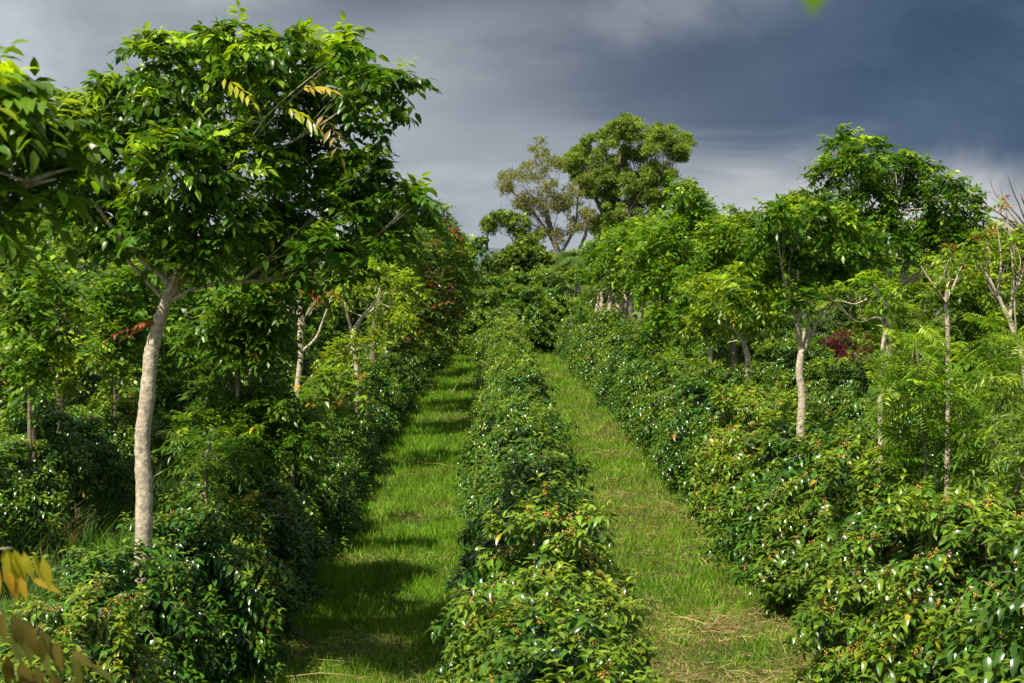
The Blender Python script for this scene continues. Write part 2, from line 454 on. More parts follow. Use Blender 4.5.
# tall untrimmed bushes closing the paths
TALL = []
for k in range(3):
    TALL.append(bush_meshes(300 + k, 3.2, 1.55, 420, (.038, .102, .013), .2, 0, 0, tpl_mid(.46, .08, .5), .20, .11))
PROTO += TALL
tall = [(-.3, 62.5, 0, .86, 'low front one on the far end of the middle row'), (1.6, 65.0, 1, .92, 'broad one in front of the closed end of the paths'),
        (.2, 67.5, 2, 1.05, 'tallest one standing behind the end of the middle row'), (3.0, 67.8, 0, 1.08, 'one closing the end of the straw-strewn path'),
        (4.9, 64.5, 1, .80, 'pale green one beside the cluster of thick trunks'), (-2.2, 70.5, 1, 1.0, 'shaded one closing the end of the shady path'),
        (2.0, 71.5, 2, 1.12, 'highest back one at the end of the paths'), (-4.5, 71.5, 0, 1.05, 'dark one below the farthest trees of the shady path')]
for x, y, k, s, w in tall:
    bush(x, y, 9 + k, s, 'tall untrimmed coffee bush, ' + w, 'tall untrimmed bushes at the end of the paths', name='tall_coffee_bush')

# ------------------------------------------------------------------ trees
B = [(245, 58, 34), (205, 62, 34), (165, 68, 30), (290, 62, 38), (335, 72, 34), (372, 92, 26), (395, 88, 14), (128, 102, 34), (92, 112, 28), (75, 130, 26), (160, 118, 46), (225, 105, 46), (285, 115, 50), (345, 125, 42),
     (120, 165, 48), (180, 175, 48), (245, 170, 50), (310, 180, 48), (360, 180, 38), (90, 205, 34), (145, 225, 38), (215, 228, 44), (280, 225, 38), (345, 220, 34), (382, 205, 28), (408, 196, 16), (240, 262, 28), (195, 262, 24), (375, 240, 22), (350, 256, 20), (270, 262, 24), (115, 240, 22), (320, 250, 22), (395, 225, 20), (300, 280, 16), (60, 150, 24), (400, 75, 12), (350, 56, 18), (215, 45, 14), (412, 84, 9), (416, 205, 12), (425, 222, 10), (388, 250, 14), (350, 38, 11), (150, 48, 13), (68, 100, 12), (110, 88, 14), (160, 262, 16), (345, 275, 14), (300, 40, 12), (398, 120, 10)]


def t1_extra(root, bpt, rs, d):
    # drooping yellow compound leaves and the red shoot on the trunk
    o = np.array([P(222, 78, d - 1.3), P(300, 92, d - 1.35), P(322, 110, d - 1.3), P(285, 108, d - 1.3)])
    dr = np.array([[.9, -.2, -.35], [.9, -.1, .35], [.5, -.2, -.8], [.8, -.1, -.2]])
    V, T, C = pinnate(o, dr, np.tile([0, -.4, 1.0], (4, 1)), np.array([.30, .28, .32, .3]), 5, .12, np.array([[.34, .38, .03], [.34, .30, .04], [.26, .19, .05], [.24, .30, .03]]), rs, tpl_mid(.34), .9)
    mkobj('yellow_leaves', mkmesh('yellow_leaves', V - bpt, T, C, M_TREE), root)
    o = np.array([P(158, 322, d - .05), P(150, 326, d), P(142, 326, d)]); dr = np.array([[-.9, -.3, .25], [-.9, .1, -.1], [-.8, -.4, 0]])
    V, T, C = pinnate(o, dr, np.tile([0, -.3, 1.0], (3, 1)), np.array([.16, .24, .28]), 4, .065, np.array([[.34, .07, .03], [.36, .10, .03], [.30, .06, .035]]), rs, tpl_mid(.5), 1.0)
    pa, ra = smooth_path([P(161, 340, d), P(156, 326, d - .05), P(140, 325, d)], [.014, .008, .004], 4)
    mkobj('red_leaves', mkmesh('red_leaves', V - bpt, T, C, M_TREE), root)


make_tree('shade_tree', 'large shade tree with tall smooth pale trunk and dense dark crown', 12.5, [(141, 700), (141, 620), (141, 557), (143, 500), (142, 440), (147, 400), (151, 360), (155, 340), (163, 315)], .080,
          (168, 300), B, base=(.036, .096, .012), ll=.100, L=.32, K=5, dens=520, young=.28, limb=.42, seed=11, depth=1.0, tpl=tpl_full(.46, .06, .25), extra_parts=t1_extra,
          branch_px=[([(156, 338, 0), (163, 312, -.03), (174, 285, 0), (190, 255, .1), (215, 205, .2), (235, 160, .3)], [.05, .05, .045, .036, .02, .006]),
                     ([(160, 320, 0), (172, 296, .05), (195, 270, .1), (225, 245, .2), (260, 222, .35), (290, 205, .45)], [.05, .040, .030, .020, .012, .005]),
                     ([(172, 285, 0), (150, 265, -.1), (120, 235, -.3), (95, 200, -.4)], [.035, .03, .025, .012])])

rsx = np.random.RandomState(5)


def t0_extra(root, bpt, rs, d):
    o = []; dr = []; L = []; cols = []
    for px, py, dd, v, l, c in [(-8, 548, 3.4, (1, -.05, -.02), .14, (.40, .38, .03)), (-30, 560, 3.5, (1, .2, -.2), .14, (.42, .30, .03)),
                                (-22, 600, 3.0, (.9, 0, -.35), .2, (.15, .13, .025)), (-10, 625, 3.0, (.9, .1, -.25), .2, (.12, .14, .025)), (-30, 650, 3.1, (1, .1, -.2), .2, (.15, .12, .025))]:
        o.append(P(px, py, dd)); dr.append(v); L.append(l); cols.append(c)
    n = len(o)
    V, T, C = pinnate(np.array(o), np.array(dr, float), np.tile([0, -.5, 1.0], (n, 1)), np.array(L), 5, .078, np.array(cols), rs, tpl_full(.30, .05, .1), 1.0, droop=.2, spread=.12, fwd=.25, hang=1.0)
    # leaflets hang straight down on this tired branch
    mkobj('yellowing_leaves', mkmesh('yellowing_leaves', V - bpt, T, C, M_TREE), root)


make_tree('foreground_tree', 'close blurred green branches of a tree whose trunk is out of view, yellowing leaves below', 5.4, [(-330, 900), (-330, 700), (-320, 500), (-300, 330)], .07, (-280, 250),
          [(5, 105, 32), (45, 135, 34), (78, 165, 18), (10, 165, 40), (50, 195, 26), (-10, 220, 30), (-60, 110, 70), (-70, 200, 70), (-160, 130, 90), (-150, 230, 80), (0, 72, 12, 0), (-240, 180, 80)],
          base=(.040, .11, .014), ll=.088, L=.30, K=6, dens=950, young=.12, seed=12, depth=.35, tpl=tpl_full(.42, .05, .25), extra_parts=t0_extra, group='trees reaching in close to the lens',
          branch_px=[([(-300, 330, 0), (-220, 420, -.9), (-120, 520, -1.7), (-50, 548, -2.0), (10, 549, -2.0)], [.035, .025, .014, .004, .0012]),
                     ([(-220, 420, -.9), (-200, 540, -1.8), (-110, 590, -2.3), (-40, 600, -2.4), (2, 618, -2.4)], [.02, .016, .010, .004, .0012]),
                     ([(-300, 300, 0), (-160, 250, 0), (-60, 210, 0), (60, 180, 0)], [.035, .025, .016, .005])])

# tree just behind the photographer, one of its leaf tips dips into the top of the picture
rs = np.random.RandomState(77)
root = empty('overhanging_tree', (1.9, -1.2, 0), 'bright blurred leaf tip hanging into the top of the view from a tree overhead', 'tree', 'trees reaching in close to the lens')
pts = [(1.9, -1.2, -.05), (1.92, -1.15, 2.5), (1.85, -1.0, 4.6), (1.2, -.3, 5.3), (.55, .4, 4.85), (.17, .715, 4.21)]
pa, ra = smooth_path(pts, [.07, .06, .05, .02, .01, .003], 6, .05, rs); bp0 = np.array([1.9, -1.2, 0])
V, T, C = tube(pa, ra, 8); mkobj('trunk', mkmesh('trunk', V - bp0, T, None, M_BARK), root)
tp = tpl_full(.34, .05, .2)
o = np.array([[.40, 1.0, 4.62], [.9, .1, 5.2], [1.2, -.3, 5.3], [1.6, -.8, 5.0], [.7, .45, 5.1], [1.5, -.5, 5.3], [1.9, -1.0, 5.0]])
a1 = pinnate(o[1:], np.array([[.4, .4, .5], [-.5, -.4, .5], [.8, -.5, .2], [-.7, -.2, .3], [.2, -.8, .4], [.9, .2, .3]]), np.tile([0, 0, 1.0], (6, 1)), np.full(6, .3), 5, .11, np.tile([.06, .15, .02], (6, 1)), rs, tp)
tip = P(822, 2, .72)
a2 = scatter(tp[0], tp[1], (tip + np.array([-.006, -.01, .076]))[None], np.array([[.10, .15, -1.0]]), np.array([[.2, -1.0, .2]]), np.array([.085]), np.array([[.22, .46, .03]]), np.array([.15]))
V, T, C = join([a1, a2]); mkobj('leaves', mkmesh('leaves', V - bp0, T, C, M_TREE), root)


def rb(seed, *a, **k):
    return rand_blobs(*a, rs=np.random.RandomState(seed), **k)


# trees of the row at the left of the shady path
make_tree('leafy_sapling', 'dense dark leafy young tree on a thin stem just behind the large tree', 16.3, [(237, 700), (237, 480), (238, 400), (237, 320)], .035, (237, 330),
          rb(21, 182, 305, 268, 380, 12, 26) + rb(22, 185, 325, 380, 478, 10, 24) + [(237, 290, 24), (200, 340, 24), (270, 340, 24), (215, 390, 26), (265, 400, 28), (195, 430, 24), (300, 440, 22), (240, 450, 26)], base=(.042, .110, .014), ll=.085, L=.30, K=6, dens=520, young=.08, extra=(.40, .36, .03), pe=.012, seed=21, depth=.5, bark=M_BARK2, limb=.5)
make_tree('bare_stemmed_tree', 'thin pale trunk with almost bare twigs and a few reddish leaves at its top', 20.5, [(297, 600), (297, 430), (297, 390), (301, 350), (299, 310), (293, 288)], .045, (301, 350),
          [(282, 290, 9), (303, 286, 8), (318, 300, 7), (270, 300, 8), (330, 290, 7)], base=(.10, .11, .03), ll=.08, L=.22, K=4, dens=420, young=.1, extra=(.30, .06, .03), pe=.5, seed=23, tw=2,
          branch_px=[([(301, 352, 0), (316, 338, 0), (324, 318, 0), (332, 296, 0)], [.025, .02, .014, .006]), ([(299, 330, 0), (286, 305, .1), (276, 290, .1)], [.02, .013, .005])])
make_tree('yellow_green_tree', 'small tree with bright yellow-green crown and pale forked branches', 27.5, [(357, 600), (357, 380), (354, 345), (352, 330)], .055, (353, 335),
          [(350, 285, 18), (375, 275, 20), (400, 290, 20), (345, 350, 14), (385, 315, 18), (405, 318, 14), (338, 298, 12), (370, 345, 18), (330, 360, 14)], base=(.12, .20, .018), ll=.11, L=.34, K=4, dens=300, young=.3, seed=24,
          branch_px=[([(353, 336, 0), (362, 318, -.2), (376, 300, -.3), (380, 288, -.3)], [.04, .03, .022, .012]), ([(352, 332, 0), (346, 305, -.2), (345, 268, -.2)], [.035, .025, .008])])
LEFT = [(33, 373, (372, 432), (205, 325), (.036, .095, .014), (.28, .09, .03), .02, 'dark green tree showing first behind the yellow-green one'),
        (38.5, 385, (388, 450), (228, 338), (.055, .10, .02), (.20, .09, .03), .16, 'tree flushed with reddish-orange new leaves beside the shady path'),
        (44.5, 402, (395, 445), (188, 300), (.028, .082, .012), None, 0, 'tallest dark-crowned tree along the shady path'),
        (50.5, 413, (410, 468), (205, 330), (.034, .095, .014), (.28, .09, .03), .10, 'round-topped dark tree overhanging the shady path'),
        (57, 422, (425, 478), (228, 335), (.055, .12, .02), None, 0, 'lighter green tree over the far shady path'),
        (64, 430, (440, 486), (236, 335), (.030, .080, .014), None, 0, 'last dark tree at the end of the shady path')]
for i, (d, px, (x0, x1), (y0, y1), bc, ex, pe, w) in enumerate(LEFT):
    s = 1.0
    make_tree('shade_tree', w, d, [(px, 500), (px, 345), (px + 2, 320), (px + 5, 300)], .07, (px + 6, 300), rb(40 + i, x0, x1, y0, y1, 15, (x1 - x0) * .27) + rb(340 + i, x0 - 12, x1 - 14, y1 - 30, y1 + 22, 8, (x1 - x0) * .2) + [((x0 + x1) / 2, y0 + 10, 13)], bark=M_BARK2,
              base=bc, ll=.15, L=.42, K=4, dens=135, young=.12, extra=ex, pe=pe, seed=40 + i, depth=1.2, tpl=tpl_low(.50), tw=1)
# behind, in the weedy and the shaded rows
L2 = [(20.8, 32, (-10, 82), (232, 345), (.045, .115, .018), 'bushy tree with short pale trunk in the weedy row'),
      (25.5, 118, (80, 165), (250, 345), (.055, .135, .018), 'soft mid-green tree between the bushy tree and the tall pale trunk'),
      (31, 190, (150, 235), (250, 350), (.040, .105, .014), 'tree seen under the crown just past the tall pale trunk'),
      (37, 236, (215, 290), (245, 345), (.060, .125, .020), 'light green tree glimpsed behind the thin sapling'),
      (45, 283, (255, 340), (235, 335), (.045, .110, .016), 'tree filling the gap above the bare twigs'),
      (54, 322, (300, 385), (225, 330), (.034, .090, .014), 'dark tree behind the yellow-green crown')]
for i, (d, px, (x0, x1), (y0, y1), bc, w) in enumerate(L2):
    make_tree('shade_tree', w, d, [(px, 600), (px, 400 if d < 30 else 350), (px + 1, 330), (px - 1, 305)], .06, (px, 310), rb(60 + i, x0, x1, y0, y1, 13, (x1 - x0) * .22) + rb(360 + i, x0 + 5, x1 - 5, y1 - 45, y1 + 28, 9, (x1 - x0) * .20), bark=M_BARK2,
              base=bc, ll=.13, L=.40, K=4, dens=190, young=.12, seed=60 + i, depth=1.0, tpl=tpl_low(.50), tw=1)
L3 = [(34, -5, (-60, 50), (205, 330), 'dark tree at the edge of the view behind the bushy tree'), (43, 70, (20, 120), (215, 325), 'rounded tree in the shaded row behind the weedy row'),
      (52, 160, (105, 215), (215, 320), 'broad far tree behind the large dark crown'), (62, 250, (200, 300), (215, 315), 'far tree between the large crown and the bare twigs'),
      (48, -60, (-110, 10), (215, 330), 'dark tree barely entering the view above the weedy row'), (60, 110, (60, 165), (225, 325), 'far rounded tree between the bushy tree and the pale trunk'), (58, 20, (-30, 75), (230, 330), 'far tree just past the bushy tree of the weedy row'),
      (28, 60, (40, 118), (262, 352), 'low bushy tree crowded between the bushy tree and the soft mid-green one'), (30, 5, (-35, 45), (270, 362), 'low dense tree at the view edge above the weedy row'), (29, 160, (125, 190), (290, 362), 'low leafy tree just behind the tall pale trunk')]
for i, (d, px, (x0, x1), (y0, y1), w) in enumerate(L3):
    make_tree('shade_tree', w, d, [(px, 500), (px, 340), (px, 310)], .08, (px, 305), rb(70 + i, x0, x1, y0, y1, 13, (x1 - x0) * .22) + rb(370 + i, x0, x1, y1 - 40, y1 + 22, 10, (x1 - x0) * .2), bark=M_BARK2, base=(.045, .11, .018), ll=.17, L=.5, K=3, dens=110, young=.12, seed=70 + i,
              depth=1.5, tpl=tpl_low(.50), tw=1)

US = [(20.0, 30, (5, 62), (330, 395), 'round shrub hiding the foot of the bushy tree'), (26.0, 60, (38, 88), (325, 385), 'small shrub between two coffee rows beyond the long grass'), (24.5, 115, (88, 134), (318, 388), 'shrub filling the gap just before the tall pale trunk'),
      (29, 150, (128, 176), (335, 385), 'light shrub half hidden by the tall pale trunk'), (31, 190, (165, 218), (325, 385), 'shrub standing behind the hanging compound leaves'), (34, -2, (-30, 25), (320, 380), 'dark shrub at the view edge beyond the weedy row')]
for i, (d, px, (x0, x1), (y0, y1), w) in enumerate(US):
    make_tree('understory_shrub', w, d, [(px, 600), (px, y1 + 20), (px, y1 - 10)], .025, (px, y1 - 5), rb(500 + i, x0, x1, y0, y1 + 22, 13, (x1 - x0) * .24), base=[(.05, .13, .02), (.085, .15, .02), (.045, .11, .018)][i % 3], ll=.11, L=.32, K=4, dens=260, young=.22,
              extra=(.30, .22, .06), pe=.03, seed=500 + i, depth=.7, tw=1, bark=M_BARK2, cat='shrub', group='shrubs under the shade trees', tpl=tpl_low(.5))

# right side
make_tree('shade_tree', 'small tree with slim forked trunk rising clear of the coffee row', 18.0, [(803, 600), (803, 440), (804, 400), (801, 372), (803, 352)], .058, (804, 350),
          [(800, 230, 26), (765, 245, 24), (835, 235, 26), (865, 240, 20), (790, 270, 26), (830, 275, 24), (760, 285, 20), (735, 300, 14), (805, 300, 20), (850, 270, 22), (872, 262, 16), (775, 215, 16), (820, 205, 14), (845, 215, 14)],
          base=(.036, .104, .012), ll=.10, L=.32, K=5, dens=540, young=.2, limb=.5, seed=81, depth=.6,
          branch_px=[([(803, 352, 0), (799, 330, 0), (801, 300, 0), (798, 270, 0)], [.03, .026, .02, .01]), ([(804, 352, 0), (811, 335, 0), (806, 310, .1), (790, 290, .2)], [.03, .025, .018, .008]),
                     ([(811, 340, 0), (820, 320, 0), (835, 300, 0)], [.02, .014, .006]), ([(811, 337, -.1), (822, 333, -.2), (829, 342, -.2)], [.014, .010, .005])])


def t7_extra(root, bpt, rs, d):
    o = np.array([P(752, 297, d - .7), P(745, 300, d - .75), P(760, 292, d - .7), P(738, 306, d - .7), P(768, 300, d - .6)]); n = len(o)
    V, T, C = pinnate(o, nrm(rs.normal(0, 1, (n, 3)) * [1, .5, .3]), np.tile([0, -.3, 1.0], (n, 1)), np.full(n, .28), 5, .10, np.array([[.42, .10, .03], [.5, .3, .03], [.45, .16, .03], [.42, .36, .03], [.3, .30, .03]]), rs, tpl_mid(.36))
    mkobj('red_leaves', mkmesh('red_leaves', V - bpt, T, C, M_TREE), root)


make_tree('shade_tree', 'small tree with red and yellow new leaves in the front of its bright crown', 25.5, [(747, 600), (747, 385), (749, 362), (747, 350), (745, 345)], .058, (745, 344),
          [(750, 300, 22), (720, 305, 20), (775, 300, 20), (735, 325, 18), (765, 325, 18), (700, 320, 14), (745, 280, 18), (775, 275, 16), (710, 285, 16)], base=(.085, .165, .018), ll=.115, L=.34, K=5, dens=380, young=.3, seed=82, extra_parts=t7_extra,
          branch_px=[([(746, 346, 0), (738, 341, -.3), (728, 343, -.4)], [.025, .018, .006])])
make_tree('shade_tree', 'small bright tree with glossy leaves low behind the red-tipped one', 30, [(711, 500), (711, 372), (711, 350)], .06, (711, 346),
          [(695, 300, 20), (715, 290, 20), (690, 325, 16), (720, 325, 18), (680, 310, 12), (735, 300, 16), (705, 335, 14)], base=(.050, .135, .016), ll=.12, L=.36, K=5, dens=300, young=.2, seed=83)
make_tree('tall_crowned_tree', 'tallest small tree with wide flat crown and steep forked limbs near the dark cloud', 26.6, [(893, 600), (893, 400), (890, 350), (891, 315)], .085, (893, 305),
          [(838, 155, 20), (865, 155, 22), (825, 175, 18), (850, 180, 28), (890, 175, 26), (920, 180, 24), (945, 190, 22), (965, 205, 20), (978, 222, 14), (870, 205, 32), (910, 215, 34), (945, 228, 26), (840, 210, 20), (885, 240, 26), (925, 250, 20), (960, 245, 16), (860, 232, 20), (845, 138, 12), (905, 165, 16)],
          base=(.036, .105, .013), ll=.12, L=.36, K=5, dens=330, young=.16, extra=(.30, .18, .05), pe=.004, seed=84, depth=1.3,
          branch_px=[([(893, 306, 0), (905, 285, 0), (925, 270, -.2), (945, 262, -.2)], [.05, .04, .03, .012]), ([(893, 306, 0), (905, 275, 0), (916, 250, .1), (917, 215, .1)], [.05, .04, .03, .012]), ([(891, 308, 0), (875, 285, .3), (865, 240, .4), (862, 200, .3)], [.045, .035, .028, .01])])
make_tree('shade_tree', 'leafy tree whose crown fills the space below the tallest small tree', 34.5, [(805, 600), (805, 370), (806, 330)], .075, (806, 320), rb(85, 755, 850, 190, 290, 14, 20), base=(.050, .130, .016), ll=.14, L=.4, K=4, dens=230, young=.2, seed=85, tpl=tpl_low(.50), depth=1.2, tw=1)
RIGHT = [(36.5, 656, (622, 702), (215, 318), 'broad glossy tree standing out in front of the gum trees', (.045, .130, .016)),
         (40.5, 735, (690, 765), (205, 300), 'full round tree between the gum trees and the flat crown', (.050, .130, .016)),
         (43, 640, (640, 718), (178, 290), 'high dome-topped tree with bright upper leaves', (.042, .125, .016)),
         (49, 640, (590, 662), (218, 302), 'mid-green tree over the cluster of thick trunks', (.055, .140, .018)),
         (50, 708, (690, 760), (215, 310), 'tree half hidden behind the round tree', (.040, .105, .016)),
         (58, 598, (570, 625), (235, 322), 'small far tree near the palm', (.050, .130, .018))]
for i, (d, px, (x0, x1), (y0, y1), w, bc) in enumerate(RIGHT):
    make_tree('shade_tree', w, d, [(px, 500), (px, 330), (px + 1, 312)], .085, (px + 1, 312), rb(90 + i, x0, x1, y0, y1, 16, (x1 - x0) * .23) + rb(390 + i, x0 if i else 640, x1, y1 - 20 - (45 if i == 3 else 0), y1 + (18 if i != 3 else -18), 7, (x1 - x0) * .17) + [((x0 + x1) / 2 + 5, y0 + 12, 12)], bark=M_BARK2, base=bc, ll=.15, L=.45, K=4, dens=170, young=.10, seed=90 + i, depth=1.5,
              tpl=tpl_low(.50), tw=1)
# papaya-like thick trunks
for i, (px, d, w, top) in enumerate([(599, 52, 'thickest pale trunk with drooping grey-green leaves, first of the trunk cluster', 305), (609, 51, 'slim pale trunk standing second in the trunk cluster', 300), (617, 54, 'third pale trunk, farthest back in the trunk cluster', 306), (626, 52, 'fourth thin trunk at the shaded end of the trunk cluster', 304)]):
    make_tree('pale_trunked_tree', w, d, [(px, 500), (px, 335), (px, 318), (px + 1, top)], [.22, .13, .11, .10][i], (px + 1, top), [(px, top - 12, 9), (px + 7, top - 20, 9), (px - 6, top - 16, 8)], base=(.06, .12, .035), ll=.2, L=.7, K=4, dens=60, young=.05,
              seed=110 + i, depth=.5, tpl=tpl_low(.4), tw=0, group='cluster of pale trunks', droop=.6)
# distant trees in third and farther rows, right
R3 = [(33, 970, (925, 1010), (255, 345), 'tree behind the bare twigs, low crown', (.045, .11, .016)), (42, 905, (860, 945), (245, 335), 'shaded tree beyond the red shrubs', (.050, .11, .018)),
      (52, 855, (815, 900), (235, 330), 'far tree between the two fork-trunked trees', (.055, .12, .018)), (62, 780, (740, 830), (232, 325), 'far pale tree behind the small forked tree', (.05, .11, .02)),
      (44, 1000, (960, 1050), (225, 330), 'dark green tree at the edge behind the bare branches', (.045, .10, .018))]
for i, (d, px, (x0, x1), (y0, y1), w, bc) in enumerate(R3):
    make_tree('shade_tree', w, d, [(px, 500), (px, 340), (px, 315)], .08, (px, 312), rb(120 + i, x0, x1, y0, y1, 13, (x1 - x0) * .23) + rb(320 + i, x0, x1, y1 - 20, y1 + 25, 7, (x1 - x0) * .17), bark=M_BARK2, base=bc, ll=.15, L=.45, K=4, dens=150, young=.15, seed=120 + i, depth=1.5, tpl=tpl_low(.50), tw=1)

# pale bare limbed little tree at 885
make_tree('pale_limbed_tree', 'thin pale stem with long bare limb reaching across the row', 17.2, [(884, 600), (884, 455), (883, 400), (885, 350), (888, 330)], .035, (888, 330),
          [(870, 285, 16), (890, 295, 18), (905, 315, 18), (850, 292, 12), (870, 320, 14), (895, 345, 14), (830, 298, 9), (900, 375, 12)], base=(.07, .16, .02), ll=.09, L=.26, K=6, dens=420, young=.3, seed=130, lw=.8,
          branch_px=[([(887, 332, 0), (882, 312, -.1), (870, 300, -.2), (856, 304, -.3), (838, 301, -.3), (822, 307, -.3)], [.018, .016, .013, .008, .005, .003])])
# feathery sapling
make_tree('feathery_sapling', 'feathery bright green young tree with ferny leaves standing in front of the row', 14.6, [(930, 700), (930, 480), (925, 400), (918, 340)], .016, (920, 350),
          [(915, 345, 24), (940, 350, 24), (890, 365, 20), (955, 375, 22), (905, 385, 26), (935, 395, 30), (960, 410, 24), (890, 405, 22), (920, 430, 28), (950, 440, 24), (895, 440, 20), (975, 440, 18), (930, 325, 14), (900, 465, 20), (930, 470, 24), (960, 475, 22), (985, 470, 18), (940, 500, 18), (875, 420, 14), (880, 385, 14)],
          base=(.058, .150, .022), ll=.085, L=.42, K=13, dens=270, young=.2, seed=131, lw=.55, depth=.5, droop=.25, bark=M_BARK2, fwd=.25, spread=1.0, tpl=tpl_mid(.36))
make_tree('feathery_sapling', 'second smaller feathery young tree at the picture edge behind the bright one', 17.5, [(990, 700), (990, 440), (992, 380), (995, 345)], .016, (995, 350),
          [(995, 330, 22), (1015, 345, 22), (985, 355, 18), (1005, 370, 22), (1025, 370, 18), (985, 390, 20), (1010, 400, 24), (975, 415, 16), (1000, 430, 22), (1025, 420, 20), (960, 345, 12)], base=(.062, .15, .022), ll=.085, L=.40, K=12, dens=280, young=.25, seed=132, lw=.55, depth=.5, fwd=.25, bark=M_BARK2, tpl=tpl_mid(.36))
# sparse tufted trees right edge
TW = [([(1024, 350, 0), (1012, 320, 0), (1000, 295, 0), (985, 270, 0), (968, 250, 0)], [.045, .035, .025, .016, .006]), ([(1012, 320, 0), (1016, 285, .1), (1012, 240, .1), (1005, 205, .1)], [.035, .025, .015, .005]),
      ([(1000, 295, 0), (1003, 260, 0), (998, 225, 0)], [.02, .014, .005]), ([(1014, 300, 0), (1026, 270, 0), (1030, 230, 0)], [.022, .015, .006]), ([(990, 278, 0), (992, 255, .1), (985, 235, .1)], [.014, .009, .004])]
make_tree('sparse_tree', 'nearly bare tree with crooked pale limbs and small tufts of reddish and yellow leaves', 21, [(1034, 600), (1034, 420), (1030, 380), (1024, 350)], .06, (1020, 335),
          [(968, 252, 9), (985, 236, 9), (1005, 205, 8), (998, 228, 9), (1015, 240, 8), (1028, 232, 8), (978, 265, 8), (1010, 262, 8), (960, 262, 7), (1022, 280, 8), (995, 258, 7)],
          base=(.10, .19, .02), ll=.085, L=.22, K=4, dens=560, young=.35, extra=(.24, .09, .04), pe=.12, seed=133, depth=.3, branch_px=TW, tw=1, limb=.3)
make_tree('sparse_tree', 'thin crooked tree with yellow-green tufts standing left of the nearly bare one', 19.2, [(952, 600), (952, 430), (950, 330), (948, 305)], .035, (948, 300),
          [(935, 262, 9), (955, 250, 9), (968, 275, 8), (940, 285, 8)], base=(.11, .20, .02), ll=.085, L=.22, K=4, dens=520, young=.4, extra=(.24, .09, .04), pe=.06, seed=134, depth=.3, tw=1,
          branch_px=[([(948, 302, 0), (935, 285, 0), (922, 266, 0)], [.022, .015, .006]), ([(948, 302, 0), (958, 280, 0), (965, 262, 0)], [.022, .014, .006])])
# leafless dark branches against the cloud
rsb = np.random.RandomState(9); bpx = []
for (x, y) in [(990, 178), (1000, 185), (1008, 176), (978, 186), (1016, 180), (1024, 190), (970, 196), (1030, 182), (985, 200)]:
    bpx.append(([(1035, 245, 0), ((1035 + x) / 2 + 6, 222, rsb.uniform(-.3, .3)), (x + 6, y + 16, rsb.uniform(-.4, .4)), (x, y, rsb.uniform(-.5, .5))], [.04, .022, .011, .004]))
make_tree('leafless_tree', 'leafless dark branches fanning out against the grey cloud at the picture edge', 30, [(1042, 500), (1042, 330), (1038, 245)], .07, (1036, 245), [(1000, 195, 9), (1020, 195, 9), (985, 190, 7)], dens=0, bark=M_BARK2, seed=135, branch_px=bpx, tw=3, limb=.2)

# ------------------------------------------------------------------ gum trees and far trees


def fine(seed, blobs, n, r):
    rs = np.random.RandomState(seed); out = []
    for (x, y, R) in blobs:
        for k in range(n):
            a = rs.uniform(0, 6.283); q = math.sqrt(rs.rand())
            out.append((x + math.cos(a) * q * (R - r * .5), y + math.sin(a) * q * (R - r * .5) * .8, r * rs.uniform(.7, 1.3)))
    return out


make_tree('gum_tree', 'tall gum tree with billowing dense green crown, highest on the skyline', 105, [(628, 500), (628, 300), (627, 262), (622, 235)], .42, (622, 238),
          fine(1, [(590, 155, 22), (615, 145, 24), (645, 140, 24), (672, 143, 20), (600, 185, 22), (630, 170, 24), (660, 175, 18), (650, 205, 20), (615, 210, 20), (572, 165, 14), (680, 155, 12), (625, 128, 16), (605, 225, 16), (640, 230, 18), (658, 190, 22), (628, 190, 26), (592, 175, 24)], 19, 7.5),
          base=(.100, .165, .050), L=.24, K=0, dens=1000, young=.15, seed=140, tpl=tpl_low(.3), mat=M_FAR, bark=M_BARKF, depth=4, group='gum trees on the skyline', tw=0, limb=.35, inner=.1, squash=.8,
          branch_px=[([(622, 238, 0), (605, 215, 0), (585, 180, 0)], [.3, .2, .08]), ([(622, 238, 0), (640, 205, 0), (655, 170, 0)], [.3, .2, .08]), ([(622, 238, 0), (618, 200, 0), (620, 150, 0)], [.25, .18, .08]), ([(628, 250, 0), (650, 225, 0), (672, 195, 0)], [.2, .14, .06])])
make_tree('gum_tree', 'thin olive gum tree with see-through crown and leaning stem', 100, [(573, 500), (573, 310), (562, 265), (552, 235), (543, 200)], .26, (552, 232),
          fine(2, [(540, 150, 15), (522, 175, 16), (508, 180, 11), (545, 185, 16), (535, 210, 13), (560, 205, 16), (575, 190, 14), (560, 235, 15), (580, 225, 12), (520, 205, 8), (555, 165, 10), (588, 215, 9), (540, 235, 8), (550, 205, 18), (530, 195, 16), (570, 210, 16), (540, 165, 14), (505, 190, 10)], 14, 5.5),
          base=(.125, .150, .070), L=.22, K=0, dens=360, young=.05, seed=141, tpl=tpl_low(.26), mat=M_FAR, bark=M_BARKF, depth=2.5, group='gum trees on the skyline', tw=0, limb=.22, inner=.2,
          branch_px=[([(556, 245, 0), (535, 215, 0), (510, 190, 0)], [.16, .11, .05]), ([(566, 275, 0), (585, 235, 0), (590, 200, 0)], [.16, .11, .05]), ([(560, 255, 0), (575, 225, 0), (578, 185, 0)], [.15, .1, .04])])
make_tree('gum_tree', 'small rounded olive tree at the low end of the skyline group', 96, [(517, 500), (517, 300), (515, 250)], .22, (515, 245), fine(3, [(505, 220, 13), (520, 228, 15), (490, 228, 10), (530, 240, 12)], 12, 6), base=(.065, .115, .035), L=.38, K=0, dens=330,
          seed=142, tpl=tpl_low(.3), mat=M_FAR, bark=M_BARKF, depth=2, group='gum trees on the skyline', tw=0, limb=.25)
